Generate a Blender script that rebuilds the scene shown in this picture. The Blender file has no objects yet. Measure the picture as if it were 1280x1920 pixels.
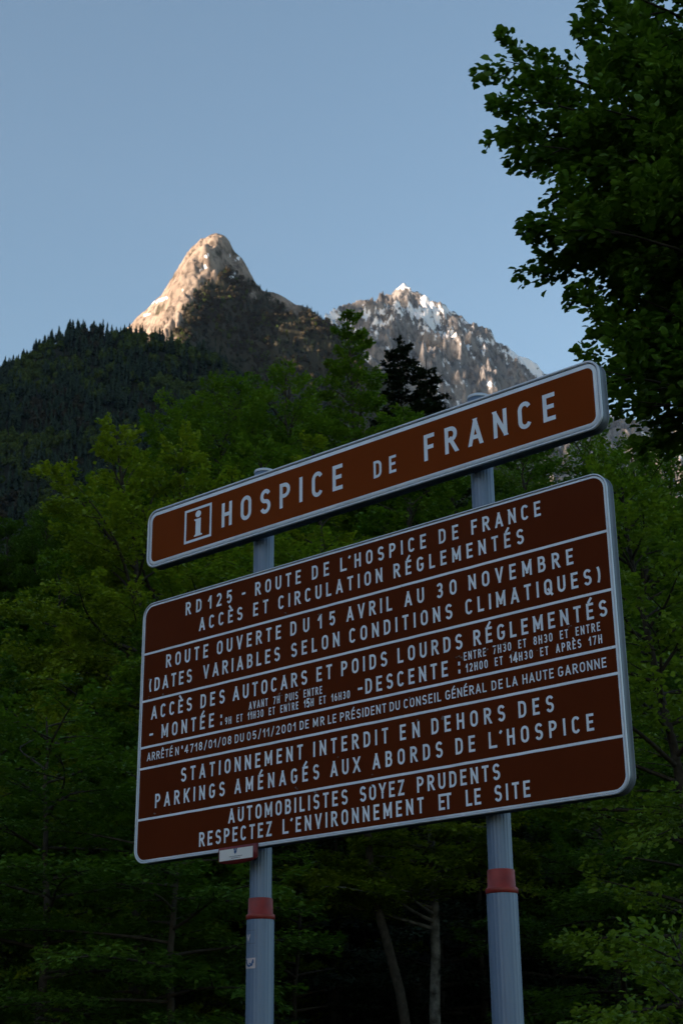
import bpy, math, random
import numpy as np
from mathutils import Vector, Matrix

# ------------------------------------------------------------------ scene
S = bpy.context.scene
col = S.collection
R = math.radians

# ------------------------------------------------------------------ camera
EYE = Vector((0.0, 0.0, 1.6))
F_PX, PITCH, ROLL = 2839.95, 0.3702, -0.0108          # focal length in px of a 1920 px tall frame
_x = Vector((1, 0, 0)); _f = Vector((0, math.cos(PITCH), math.sin(PITCH)))
_u = Vector((0, -math.sin(PITCH), math.cos(PITCH)))
CR = math.cos(ROLL) * _x + math.sin(ROLL) * _u
CU = -math.sin(ROLL) * _x + math.cos(ROLL) * _u
cd = bpy.data.cameras.new('camera'); cam = bpy.data.objects.new('camera', cd); col.objects.link(cam)
M3 = Matrix((CR, CU, -_f)).transposed()
cam.matrix_world = Matrix.Translation(EYE) @ M3.to_4x4()
cd.sensor_fit = 'VERTICAL'; cd.sensor_height = 36.0; cd.sensor_width = 24.0
cd.lens = F_PX / 1920 * 36
cd.clip_start = 0.1; cd.clip_end = 30000
cd.dof.use_dof = True; cd.dof.focus_distance = 8.0; cd.dof.aperture_fstop = 8.0
S.camera = cam

# ------------------------------------------------------------------ sky, sun, exposure
SUN_EL, SUN_DIR = R(4.5), Vector((-0.86, -0.51, 0)).normalized()
w = bpy.data.worlds.new('World'); S.world = w; w.use_nodes = True
nt = w.node_tree; nt.nodes.clear()
sky = nt.nodes.new('ShaderNodeTexSky'); sky.sky_type = 'NISHITA'; sky.sun_disc = False
sky.sun_elevation = SUN_EL
sky.sun_rotation = math.atan2(SUN_DIR.x, SUN_DIR.y)
sky.altitude = 900; sky.air_density = 0.9; sky.dust_density = 1.0; sky.ozone_density = 1.1
bg = nt.nodes.new('ShaderNodeBackground'); bg.inputs['Strength'].default_value = 0.08
wo = nt.nodes.new('ShaderNodeOutputWorld')
nt.links.new(sky.outputs[0], bg.inputs[0]); nt.links.new(bg.outputs[0], wo.inputs[0])
sd = bpy.data.lights.new('sun', 'SUN'); sd.energy = 3.8; sd.angle = R(0.53); sd.color = (1.0, 0.745, 0.555)
sun = bpy.data.objects.new('sun', sd); col.objects.link(sun)
sv = Vector((SUN_DIR.x * math.cos(SUN_EL), SUN_DIR.y * math.cos(SUN_EL), math.sin(SUN_EL)))
sun.rotation_euler = sv.to_track_quat('Z', 'Y').to_euler(); sun.location = (-40, -20, 60)
S.view_settings.view_transform = 'Standard'; S.view_settings.look = 'None'
S.view_settings.gamma = 1.0; S.view_settings.exposure = 2.42
S.cycles.use_denoising = True
S.cycles.max_bounces = 6; S.cycles.transparent_max_bounces = 8
S.cycles.sample_clamp_indirect = 4.0

# ------------------------------------------------------------------ helpers
def ray(px, py):
    d = _f * F_PX + CR * (px - 640) - CU * (py - 960)
    return d / d.y
def at(px, py, Y):
    """the point of the place at depth Y seen in direction (px, py)"""
    return EYE + ray(px, py) * Y

def mesh(name, V, Fs, mat=None, parent=None, smooth=False, link=True):
    """V (n,3) array; Fs list of (m,k) index arrays"""
    me = bpy.data.meshes.new(name)
    V = np.asarray(V, dtype=np.float32)
    Fs = [np.asarray(f, dtype=np.int32) for f in Fs if len(f)]
    me.vertices.add(len(V)); me.vertices.foreach_set('co', V.ravel())
    nl = sum(f.size for f in Fs); npoly = sum(len(f) for f in Fs)
    me.loops.add(nl); me.polygons.add(npoly)
    me.loops.foreach_set('vertex_index', np.concatenate([f.ravel() for f in Fs]))
    tot = np.concatenate([np.full(len(f), f.shape[1], np.int32) for f in Fs])
    st = np.concatenate([[0], np.cumsum(tot)[:-1]]).astype(np.int32)
    me.polygons.foreach_set('loop_start', st)
    me.polygons.foreach_set('loop_total', tot)
    if smooth:
        me.polygons.foreach_set('use_smooth', np.ones(npoly, bool))
    me.update(calc_edges=True); me.validate()
    if mat: me.materials.append(mat)
    if not link: return me
    return obj(name, me, parent)

def obj(name, me, parent=None):
    o = bpy.data.objects.new(name, me); col.objects.link(o)
    if parent: o.parent = parent
    return o
def empty(name, loc, rz=0):
    o = bpy.data.objects.new(name, None); col.objects.link(o)
    o.location = loc; o.rotation_euler = (0, 0, rz); o.empty_display_size = .3
    return o
def tag(o, label=None, cat=None, group=None, kind=None):
    if label: o['label'] = label
    if cat: o['category'] = cat
    if group: o['group'] = group
    if kind: o['kind'] = kind
    return o

class MB:
    """collects pieces for one mesh"""
    def __init__(s): s.v = []; s.f = {}; s.n = 0
    def add(s, V, F):
        V = np.asarray(V, float)
        s.v.append(V)
        for f in F:
            s.f.setdefault(len(f), []).append([i + s.n for i in f])
        s.n += len(V)
    def addarr(s, V, F):
        s.v.append(np.asarray(V, float)); s.f.setdefault(F.shape[1], []).extend((F + s.n).tolist()); s.n += len(V)
    def build(s, name, mat=None, parent=None, smooth=False, link=True):
        return mesh(name, np.concatenate(s.v), [np.array(f) for f in s.f.values()], mat, parent, smooth, link)

def tube(mb, P, rad, sides=6, cap=True):
    P = np.asarray(P, float); n = len(P)
    T = np.gradient(P, axis=0); T /= np.linalg.norm(T, axis=1)[:, None] + 1e-9
    ref = np.array([0, 0, 1.]) if abs(T[:, 2]).mean() < .8 else np.array([1., 0, 0])
    A = np.cross(T, ref); A /= np.linalg.norm(A, axis=1)[:, None] + 1e-9
    B = np.cross(T, A)
    ang = np.linspace(0, 2 * np.pi, sides, endpoint=False)
    rad = np.broadcast_to(np.asarray(rad, float), (n,))
    V = P[:, None] + rad[:, None, None] * (np.cos(ang)[None, :, None] * A[:, None] + np.sin(ang)[None, :, None] * B[:, None])
    i = np.arange(n - 1)[:, None] * sides; j = np.arange(sides)[None]; k = (j + 1) % sides
    F = np.stack([i + j, i + k, i + sides + k, i + sides + j], -1).reshape(-1, 4)
    mb.addarr(V.reshape(-1, 3), F)
    if cap: mb.add(V[-1], [list(range(sides))])

def _h(ix, iy, s):
    n = (ix.astype(np.int64) * 374761393 + iy.astype(np.int64) * 668265263 + s * 974634777) & 0xffffffff
    n = ((n ^ (n >> 13)) * 1274126177) & 0xffffffff
    return ((n ^ (n >> 16)) & 0xffff) / 65535.0
def vnoise(x, y, s=0):
    x = np.asarray(x, float); y = np.asarray(y, float)
    ix = np.floor(x).astype(np.int64); iy = np.floor(y).astype(np.int64); fx = x - ix; fy = y - iy
    fx = fx * fx * fx * (fx * (fx * 6 - 15) + 10); fy = fy * fy * fy * (fy * (fy * 6 - 15) + 10)
    a = _h(ix, iy, s); b = _h(ix + 1, iy, s); c = _h(ix, iy + 1, s); d = _h(ix + 1, iy + 1, s)
    return (a + (b - a) * fx) * (1 - fy) + (c + (d - c) * fx) * fy
def fbm(x, y, s=0, o=5, ridged=False, gain=.5):
    t = 0; a = 1; n = 0
    for k in range(o):
        v = vnoise(x, y, s + 17 * k)
        if ridged: v = (1 - abs(2 * v - 1)) ** 1.5
        t = t + a * v; n += a; a *= gain
        x, y = x * 1.9 + y * .35 + 11.3, y * 1.9 - x * .35 + 5.7
    return t / n

def facets(x, y, cell, seed, tilt):
    """broken rock: every cell of a jittered grid is a slab with its own height and lean (metres)"""
    gx, gy = x / cell, y / cell
    ix, iy = np.floor(gx).astype(np.int64), np.floor(gy).astype(np.int64)
    best = np.full(x.shape, 9.); out = np.zeros(x.shape)
    for a in (-1, 0, 1):
        for b in (-1, 0, 1):
            cx, cy = ix + a, iy + b
            dx = gx - (cx + _h(cx, cy, seed)); dy = gy - (cy + _h(cx, cy, seed + 1))
            d = dx * dx + dy * dy
            v = cell * ((_h(cx, cy, seed + 2) - .5) * .5 + tilt * (dx * (_h(cx, cy, seed + 3) - .5) + dy * (_h(cx, cy, seed + 4) - .5)) * 2)
            m_ = d < best; best = np.where(m_, d, best); out = np.where(m_, v, out)
    return out

# ------------------------------------------------------------------ materials
def nodes(m): return m.node_tree.nodes, m.node_tree.links
def new_mat(name):
    m = bpy.data.materials.new(name); m.use_nodes = True
    return m, m.node_tree.nodes['Principled BSDF']
def rgba(c): return (c[0], c[1], c[2], 1)
def noise_node(m, scale, detail=5, rough=.6, coord='Object', vec=None):
    N, L = nodes(m)
    n = N.new('ShaderNodeTexNoise'); n.inputs['Scale'].default_value = scale
    n.inputs['Detail'].default_value = detail; n.inputs['Roughness'].default_value = rough
    if vec is None:
        tc = N.new('ShaderNodeTexCoord'); vec = tc.outputs[coord]
    L.new(vec, n.inputs['Vector'])
    return n
def ramp(m, src, stops):
    N, L = nodes(m)
    r = N.new('ShaderNodeValToRGB'); e = r.color_ramp.elements
    while len(e) < len(stops): e.new(.5)
    for k, (p_, c) in enumerate(stops):
        e[k].position = p_; e[k].color = rgba(c) if not isinstance(c, (int, float)) else (c, c, c, 1)
    L.new(src, r.inputs['Fac']); return r
def mix(m, fac, a, b, blend='MIX'):
    N, L = nodes(m)
    x = N.new('ShaderNodeMix'); x.data_type = 'RGBA'; x.blend_type = blend
    for sock, v in ((x.inputs['Factor'], fac), (x.inputs[6], a), (x.inputs[7], b)):
        if hasattr(v, 'is_linked') or hasattr(v, 'node'): L.new(v, sock)
        else: sock.default_value = v if isinstance(v, (int, float)) else rgba(v)
    return x.outputs[2]
def bump(m, src, strength, dist, bsdf):
    N, L = nodes(m)
    b = N.new('ShaderNodeBump'); b.inputs['Strength'].default_value = strength; b.inputs['Distance'].default_value = dist
    L.new(src, b.inputs['Height']); L.new(b.outputs[0], bsdf.inputs['Normal'])

def simple(name, c, rough=.5, metal=0, var=.0, scale=6, c2=None, bumpd=0):
    m, b = new_mat(name); N, L = nodes(m)
    b.inputs['Roughness'].default_value = rough; b.inputs['Metallic'].default_value = metal
    n = noise_node(m, scale)
    c2 = c2 or tuple(x * (1 - var) for x in c)
    b.inputs['Specular IOR Level'].default_value = .05 if rough > .75 else .4
    r = ramp(m, n.outputs['Fac'], [(.35, c), (.68, c2)])
    L.new(r.outputs[0], b.inputs['Base Color'])
    if bumpd: bump(m, n.outputs['Fac'], .5, bumpd, b)
    return m

def leaf_mat(name, c_lo, c_hi, trans=.35, rough=.5, spec=.25):
    """leaves: every leaf its own shade between two greens, clumps a little lighter or darker in hue"""
    m = bpy.data.materials.new(name); m.use_nodes = True
    N, L = nodes(m); N.clear()
    out = N.new('ShaderNodeOutputMaterial')
    g = N.new('ShaderNodeNewGeometry')
    n = noise_node(m, .55, 2)
    ma = N.new('ShaderNodeMath'); ma.operation = 'MULTIPLY_ADD'
    L.new(g.outputs['Random Per Island'], ma.inputs[0]); ma.inputs[1].default_value = .6
    m2 = N.new('ShaderNodeMath'); m2.operation = 'MULTIPLY_ADD'
    L.new(n.outputs['Fac'], m2.inputs[0]); m2.inputs[1].default_value = 1.6; m2.inputs[2].default_value = -.6
    L.new(m2.outputs[0], ma.inputs[2])
    c = mix(m, ma.outputs[0], c_lo, c_hi); c.node.clamp_factor = True
    p = N.new('ShaderNodeBsdfPrincipled'); p.inputs['Roughness'].default_value = rough
    p.inputs['Specular IOR Level'].default_value = spec
    L.new(c, p.inputs['Base Color'])
    t = N.new('ShaderNodeBsdfTranslucent')
    tc = mix(m, 1.0, c, (1.25, 1.15, .55), 'MULTIPLY'); L.new(tc, t.inputs['Color'])
    x = N.new('ShaderNodeMixShader'); x.inputs[0].default_value = trans
    L.new(p.outputs[0], x.inputs[1]); L.new(t.outputs[0], x.inputs[2]); L.new(x.outputs[0], out.inputs[0])
    return m

M = {}
M['leaf_yellow'] = leaf_mat('young_yellow_green_leaves', (.10, .18, .012), (.27, .345, .028), trans=0.45)
M['leaf_beech'] = leaf_mat('beech_leaves', (.055, .14, .014), (.16, .26, .024), trans=0.45)
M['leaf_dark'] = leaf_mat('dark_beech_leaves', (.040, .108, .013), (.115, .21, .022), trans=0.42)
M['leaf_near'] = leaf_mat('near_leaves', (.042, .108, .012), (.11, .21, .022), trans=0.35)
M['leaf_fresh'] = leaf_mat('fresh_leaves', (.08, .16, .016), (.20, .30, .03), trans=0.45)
M['needle_and_shade'] = leaf_mat('fir_needles_and_shade', (.010, .022, .010), (.022, .040, .016), trans=.12, rough=.6)  # the firs' own colour, also painted on low growth as shade
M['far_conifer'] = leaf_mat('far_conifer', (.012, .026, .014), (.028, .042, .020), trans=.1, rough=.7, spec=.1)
M['far_green'] = leaf_mat('far_deciduous', (.032, .062, .015), (.09, .12, .024), trans=.2, rough=.7, spec=.1)
M['far_brown'] = leaf_mat('far_bare_wood', (.030, .029, .018), (.055, .047, .030), trans=.1, rough=.8, spec=.1)
M['bark'] = simple('bark', (.060, .052, .042), .85, c2=(.025, .022, .018), scale=14, bumpd=.02)
M['bark_pale'] = simple('mottled_pale_bark', (.20, .195, .18), .8, c2=(.015, .014, .012), scale=5.5, bumpd=.02)
M['floor'] = simple('forest_floor', (.020, .016, .010), .95, c2=(.010, .014, .006), scale=1.3, bumpd=.05)

# ------------------------------------------------------------------ hills and mountains (real terrain, metres)
def prof(pts, Y):
    P = [at(a, b, Y) for a, b in pts]
    return np.array([q.x for q in P]), np.array([q.z for q in P])
def terrain(name, pts, Y0, x0, x1, dx, depth, dy, back, s, k, mat, attr, rough, slabs=()):
    px, pz = prof(pts, Y0)
    X = np.arange(x0, x1 + .1, dx)
    Yf = np.concatenate([np.arange(0, depth + .1, dy), [depth * 1.25, depth * 1.6]])
    Yb = -np.arange(dy, back + .1, dy * 2)[::-1]
    D = np.concatenate([Yb, Yf])                      # metres in front of the crest line
    GX, GD = np.meshgrid(X, D)
    Df = np.maximum(GD, 0)
    warp = (fbm(GX / 160, GD / 160, 3, 4) - .5) * 80 * np.clip(Df / 150, 0, 1)
    H = np.interp(GX + k * Df + warp, px, pz)
    Z = H - s * Df - 1.1 * np.maximum(-GD, 0)
    for amp, wl, rid, sd_ in rough:
        nz = fbm((GX + .35 * GD) / wl, (GD * 1.15 - .25 * GX) / wl, sd_, 6, rid, .6) - (.45 if rid else .5)
        Z = Z + amp * nz * np.clip(.25 + np.abs(GD) / (2.2 * amp + 1), 0, 1)
    for cell, amp, tilt in slabs:
        wx, wy = GX + 14 * fbm(GX / 30, GD / 30, 6, 3), GD + 14 * fbm(GX / 30, GD / 30, 8, 3)
        Z = Z + amp * facets(wx + .5 * GD, wy * 1.2, cell, 90 + int(cell), tilt) * np.clip(.3 + np.abs(GD) / (1.5 * cell), 0, 1)
    Z = np.maximum(Z, -20)
    V = np.stack([GX, Y0 - GD, Z], -1).reshape(-1, 3)
    ny, nx = GX.shape
    i = (np.arange(ny - 1)[:, None] * nx + np.arange(nx - 1)[None]).reshape(-1)
    F = np.stack([i, i + nx, i + nx + 1, i + 1], -1)
    o = mesh(name, V, [F], mat, None, name != 'mountain')
    for an, fn in attr.items():
        a = o.data.attributes.new(an, 'FLOAT', 'POINT')
        a.data.foreach_set('value', np.clip(fn(GX, GD, Z), 0, 1).astype(np.float32).ravel())
    return o, GX, GD, Z
def project(Pts):
    """(n,3) world -> photo px"""
    Q = np.asarray(Pts) - np.array(EYE)
    d = Q @ np.array(_f)
    return 640 + F_PX * (Q @ np.array(CR)) / d, 960 - F_PX * (Q @ np.array(CU)) / d

def rock_mat(name, c1, c2, c3, scale, snow_c=(.75, .78, .83), snowy=False, veg=(.036, .034, .021)):
    m, b = new_mat(name); N, L = nodes(m)
    b.inputs['Roughness'].default_value = .9; b.inputs['Specular IOR Level'].default_value = .15
    tc = N.new('ShaderNodeTexCoord')
    mp = N.new('ShaderNodeMapping'); mp.inputs['Scale'].default_value = (1, 1, .45); mp.inputs['Rotation'].default_value = (0, R(24), 0)
    L.new(tc.outputs['Object'], mp.inputs['Vector'])
    n = noise_node(m, scale, 8, .68, vec=mp.outputs[0])
    n2 = noise_node(m, scale * 5, 6, .7, vec=mp.outputs[0])
    c = ramp(m, n.outputs['Fac'], [(.32, c1), (.5, c2), (.68, c3)]).outputs[0]
    crack = ramp(m, n2.outputs['Fac'], [(.40, .28), (.52, 1.0)])
    c = mix(m, .8, c, crack.outputs[0], 'MULTIPLY')
    av = N.new('ShaderNodeAttribute'); av.attribute_name = 'veg'
    c = mix(m, av.outputs['Fac'], c, veg)
    asn = N.new('ShaderNodeAttribute'); asn.attribute_name = 'snow'
    ad = N.new('ShaderNodeMath'); ad.operation = 'MULTIPLY_ADD'
    L.new(n2.outputs['Fac'], ad.inputs[0]); ad.inputs[1].default_value = 1.3; L.new(asn.outputs['Fac'], ad.inputs[2])
    sr = ramp(m, ad.outputs[0], [(1.12 / 1.5 if False else .93, 0.0), (.99, 1.0)])
    c = mix(m, sr.outputs[0], c, snow_c)
    L.new(c, b.inputs['Base Color'])
    bump(m, n2.outputs['Fac'], .35, 3, b)
    return m

def seg_side(PX, PY, a, b_):
    """signed px distance of projected points to the line a->b (positive: right of it)"""
    (x0, y0), (x1, y1) = a, b_
    d = math.hypot(x1 - x0, y1 - y0)
    return ((PX - x0) * -(y1 - y0) + (PY - y0) * (x1 - x0)) / d

PEAK = [(-900, 1000), (0, 770), (150, 690), (250, 603), (275, 581), (300, 558), (320, 528), (340, 496), (360, 467), (380, 447),
        (395, 437), (405, 435), (418, 439), (430, 453), (440, 475), (455, 489), (465, 503), (478, 526), (492, 547), (520, 552),
        (540, 561), (565, 574), (590, 586), (606, 598), (640, 630), (700, 690), (800, 770), (1000, 900), (1800, 1400)]
def peak_veg(GX, GD, Z, specks_too=True):
    # pines climb the right-hand flank up to a slanting tree line
    Yd = 2200 - GD
    PX, PY = project(np.stack([GX, Yd, Z], -1).reshape(-1, 3)); PX = PX.reshape(Z.shape); PY = PY.reshape(Z.shape)
    nz = (fbm(GX / 35, Z / 35, 41, 4) - .5)
    edge = np.interp(PY, [440, 500, 520, 560, 590, 620, 660], [520, 430, 388, 362, 335, 318, 300])
    v = (PX - edge) / 14 + nz * 5
    top = (PY - np.interp(PX, [380, 430, 470, 500, 620], [505, 505, 530, 548, 590])) / 10 + nz * 6
    gap = ((PX - 480) / 13) ** 2 + ((PY - 553) / 8) ** 2      # bare slab on the shoulder
    v = np.minimum(np.minimum(v, top), (gap - 1) * 2 + nz * 3)
    specks = (fbm(GX / 22, Z / 22, 77, 3) - .70) * 9
    return np.maximum(v, specks) if specks_too else v
def peak_snow(GX, GD, Z):
    PX, PY = project(np.stack([GX, 2200 - GD, Z], -1).reshape(-1, 3)); PX = PX.reshape(Z.shape); PY = PY.reshape(Z.shape)
    s = np.zeros_like(Z)
    for x, y, a, b_ in ((390, 478, 9, 2.2), (300, 563, 12, 3), (445, 486, 5, 3), (436, 515, 6, 5), (433, 479, 5, 2), (275, 590, 6, 2), (335, 547, 10, 2), (382, 503, 10, 1.5)):
        s = np.maximum(s, 1.15 - np.hypot((PX - x - 0.0) / a, (PY - y + .35 * (PX - x)) / b_) * .6)
    return np.clip(s, 0, 1) * .62
rock1 = rock_mat('pale_granite', (.13, .104, .085), (.25, .205, .168), (.31, .265, .222), .020)
peak, pGX, pGD, pZ = terrain('mountain', PEAK, 2200, -520, 620, 2.6, 560, 3.4, 420, 1.35, .08, rock1, {'veg': peak_veg, 'snow': peak_snow},
                        [(34, 120, True, 5), (18, 46, True, 9), (10, 15, True, 10)], [(52, .42, .7), (23, .38, .8), (11, .3, .8)])
tag(peak, 'pointed rocky mountain with sunlit pale left face and dark pines on its right flank', 'mountain', kind='structure')

CREST = [(-400, 1000), (400, 760), (500, 690), (560, 645), (596, 608), (615, 594), (640, 578), (660, 575), (672, 566), (690, 568), (700, 572),
         (720, 560), (735, 556), (755, 546), (770, 556), (790, 564), (808, 572), (830, 583), (850, 592), (880, 606), (905, 618),
         (920, 628), (930, 648), (948, 655), (965, 668), (985, 683), (1010, 694), (1030, 706), (1080, 742), (1150, 778), (1200, 790),
         (1280, 805), (1500, 900), (2200, 1200)]
def crest_snow(GX, GD, Z):
    PX, PY = project(np.stack([GX, 3600 - GD, Z], -1).reshape(-1, 3)); PX = PX.reshape(Z.shape); PY = PY.reshape(Z.shape)
    top = np.interp(PX, [600, 640, 755, 850, 920, 1000], [600, 577, 548, 592, 630, 690])
    band = 1 - np.clip((PY - top) / np.interp(PX, [600, 700, 800, 900, 1000], [70, 110, 80, 40, 25]), 0, 1) ** 2
    n = fbm(GX / 60, (Z + GX * .35) / 42, 23, 4)
    gully = np.exp(-(((PX - 975) + (PY - 672) * -1.0) / 9) ** 2) * (PY > 640) * (PX < 1010) * .3
    col_ = np.exp(-((PX - 612) / 14) ** 2 - ((PY - 600) / 18) ** 2) * .5
    return .05 - .30 * np.exp(-((PY - top) / 9) ** 2) * (np.abs(PX - 757) < 28) + .25 * band + (n - .5) * .8 + (fbm(GX / 22, Z / 16, 29, 3) - .5) * .5 + gully * .8 + col_ * .7
rock2 = rock_mat('grey_rock_with_snow', (.12, .118, .12), (.19, .186, .187), (.28, .26, .245), .012, snowy=True)
crest, cGX, cGD, cZ = terrain('mountain', CREST, 3600, -500, 1100, 4.0, 1000, 6, 600, 1.15, .15, rock2, {'veg': lambda a, b, c: a * 0, 'snow': crest_snow},
                [(130, 330, True, 31), (110, 120, True, 35), (80, 52, True, 39), (40, 21, True, 38)], [(95, .5, .8), (42, .5, .9), (20, .4, .9)])
tag(crest, 'jagged grey mountain ridge streaked with snow, to the right of the pointed peak', 'mountain', kind='structure')

HILL = [(-1500, 1100), (-600, 800), (-200, 745), (0, 712), (40, 690), (80, 662), (110, 642), (140, 630), (180, 632), (230, 636), (262, 640), (300, 646),
        (350, 660), (400, 682), (430, 702), (450, 720), (500, 760), (600, 820), (900, 960), (1800, 1400)]
hill_m = simple('hill_forest_floor', (.022, .022, .014), .95, c2=(.012, .014, .009), scale=.03)
hill, hGX, hGD, hZ = terrain('hill', HILL, 1500, -900, 800, 8, 720, 12, 250, .95, .05, hill_m, {}, [(22, 110, True, 51), (8, 30, False, 52)])
tag(hill, 'dark forested hillside below the pointed mountain on the left', 'hill', kind='structure')

# unseen ridge added on the left, its crest shaped to hold the valley in shade
def shade_ridge():
    yk = [-6000, -2800, -2000, -1400, -900, -368, 332, 700, 1100, 1435, 1800, 2900]
    zk = [1300, 1450, 1500, 1420, 1150, 1110, 1240, 1450, 1890, 2308, 2320, 2190]
    Y = np.arange(-6000, 2901, 60.); X = np.arange(-5400, -1500, 60.)
    GX, GY = np.meshgrid(X, Y)
    H = np.interp(GY, yk, zk) + (fbm(GX / 300, GY / 300, 61, 4) - .5) * 120
    Z = H - np.abs(GX + 3300) * .8
    Z = np.maximum(Z, -20)
    V = np.stack([GX, GY, Z], -1).reshape(-1, 3); ny, nx = GX.shape
    i = (np.arange(ny - 1)[:, None] * nx + np.arange(nx - 1)[None]).reshape(-1)
    o = mesh('hill', V, [np.stack([i, i + 1, i + nx + 1, i + nx], -1)], hill_m, None, True)
    return tag(o, 'unseen ridge added west of the valley to block the low sun', 'hill', kind='structure')
shade_ridge()

# ------------------------------------------------------------------ ground: one sheet
def gz(x, y):
    x = np.asarray(x, float); y = np.asarray(y, float)
    r = np.where(y < 36, 0, np.where(y < 320, (y - 36) * .42, 119.3 + 0 * y))
    r = r + np.clip((np.hypot(x, y - 10) - 9) / 30, 0, 1) * (fbm(x / 9, y / 9, 71, 3) - .5) * 1.1
    far = np.clip((np.abs(x) - 120) / 200, 0, 1)
    return r * (1 - .5 * far) - 25 * np.clip((np.hypot(x, y) - 900) / 500, 0, 1) * (y < 320)
def ground():
    ax = np.unique(np.concatenate([np.linspace(-60, 60, 101), np.linspace(-420, 420, 61), np.linspace(-7600, 7600, 61)]))
    ay = np.unique(np.concatenate([np.linspace(-30, 110, 117), np.linspace(-300, 420, 61), np.linspace(-7600, 7600, 61)]))
    GX, GY = np.meshgrid(ax, ay); V = np.stack([GX, GY, gz(GX, GY)], -1).reshape(-1, 3); ny, nx = GX.shape
    i = (np.arange(ny - 1)[:, None] * nx + np.arange(nx - 1)[None]).reshape(-1)
    tag(mesh('ground', V, [np.stack([i, i + 1, i + nx + 1, i + nx], -1)], M['floor'], None, True), 'forest floor and verge beneath the trees', 'ground', kind='structure')
ground()

# ------------------------------------------------------------------ far forest on the hill and on the peak
def far_tree(rng, kind):
    """small tree about 1 m tall made of ragged facets; returns (V, F tri)"""
    V = []; Ft = []
    if kind == 'conifer':
        n = 9
        for k in range(n):
            z = .12 + .84 * k / n; r = .19 * (1 - k / n) ** .8 + .015
            m_ = 7
            a = rng.uniform(0, 6.28) + np.arange(m_) * 6.283 / m_
            rr = r * rng.uniform(.55, 1.25, m_)
            b = len(V); V.append((0, 0, z + .13))
            for q in range(m_): V.append((rr[q] * math.cos(a[q]), rr[q] * math.sin(a[q]), z - .03 + rng.uniform(-.03, .02)))
            for q in range(m_):
                if rng.random() < .9: Ft.append((b, b + 1 + q, b + 1 + (q + 1) % m_))
    else:
        for _ in range(70):
            u = rng.normal(size=3); u /= np.linalg.norm(u); rad = rng.uniform(.75, 1.05)
            c = np.array([u[0] * .26 * rad, u[1] * .26 * rad, .62 + u[2] * .36 * rad])
            t1 = rng.normal(size=3); t1 /= np.linalg.norm(t1); t2 = np.cross(t1, u + rng.normal(size=3) * .4); t2 /= np.linalg.norm(t2) + 1e-6
            s = rng.uniform(.07, .14); b = len(V)
            V += [tuple(c + t1 * s), tuple(c - t1 * s * .6 + t2 * s), tuple(c - t1 * s * .6 - t2 * s)]
            Ft.append((b, b + 1, b + 2))
    b = len(V); V += [(-.015, 0, 0), (.015, 0, 0), (0, 0, .5), (0, -.015, 0), (0, .015, 0)]
    Ft += [(b, b + 1, b + 2), (b + 3, b + 4, b + 2)]
    return np.array(V, float), np.array(Ft)

def scatter_trees(name, pts, heights, kinds, label, mats, seed):
    """one mass of forest; pts (n,3)"""
    rng = np.random.default_rng(seed)
    protos = {k: [far_tree(rng, 'conifer' if k == 0 else 'leafy') for _ in range(6)] for k in (0, 1, 2)}
    Vs = []; Fs = []; Ms = []; n = 0
    for p_, h, k in zip(pts, heights, kinds):
        V, Ft = protos[k][rng.integers(6)]
        a = rng.uniform(0, 6.28); c, s = math.cos(a), math.sin(a); wd = h * (rng.uniform(.7, .95) if k == 0 else rng.uniform(.9, 1.25))
        Vs.append(np.stack([p_[0] + (V[:, 0] * c - V[:, 1] * s) * wd, p_[1] + (V[:, 0] * s + V[:, 1] * c) * wd, p_[2] - .5 + V[:, 2] * h], -1))
        Fs.append(Ft + n); n += len(V); Ms.append(np.full(len(Ft), k))
    o = mesh(name, np.concatenate(Vs), [np.concatenate(Fs)], None)
    for m in mats: o.data.materials.append(m)
    o.data.polygons.foreach_set('material_index', np.concatenate(Ms).astype(np.int32))
    return tag(o, label, 'forest', kind='stuff')

def pick(GX, GD, Z, Y0, n, rng, cond):
    i = rng.integers(0, GX.size, n * 6)
    P = np.stack([GX.ravel()[i] + rng.uniform(-4, 4, len(i)), Y0 - GD.ravel()[i] + rng.uniform(-5, 5, len(i)), Z.ravel()[i]], -1)
    PX, PY = project(P); ok = cond(PX, PY, P)
    return P[ok][:n]
rng = np.random.default_rng(7)
FM = [M['far_conifer'], M['far_green'], M['far_brown']]
P = pick(hGX, hGD, hZ, 1500, 9500, rng, lambda x, y, p_: (x > -520) & (x < 560) & (y < 1500) & (p_[:, 1] < 1515))
PX, PY = project(P)
cl = fbm(P[:, 0] / 45, P[:, 2] / 45, 83, 3)
kk = np.where(cl + rng.normal(0, .07, len(P)) > .62, 1, 0); kk = np.where((cl < .40) & (rng.random(len(P)) < .5), 2, kk)
scatter_trees('forest', P, np.where(kk == 0, rng.uniform(13, 23, len(P)), rng.uniform(8, 13, len(P))), kk, 'dark mixed forest covering the left hillside', FM, 11)
vg = peak.data.attributes['veg']; vv = np.empty(len(vg.data), np.float32); vg.data.foreach_get('value', vv); vv = vv.reshape(pZ.shape)
sel = (peak_veg(pGX, pGD, pZ, False) > .6) & (pGD > -6)
P = pick(pGX[sel], pGD[sel], pZ[sel], 2200, 6500, rng, lambda x, y, p_: (x > 230) & (x < 680) & (y < 800))
cl = fbm(P[:, 0] / 40, P[:, 2] / 40, 93, 3)
kk = np.where(cl + rng.normal(0, .10, len(P)) > .54, 2, 0); kk = np.where((cl > .60) & (rng.random(len(P)) < .25), 1, kk)
scatter_trees('forest', P, rng.uniform(5, 11, len(P)), kk, 'brownish pine forest on the flank of the pointed mountain', FM, 12)

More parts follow.
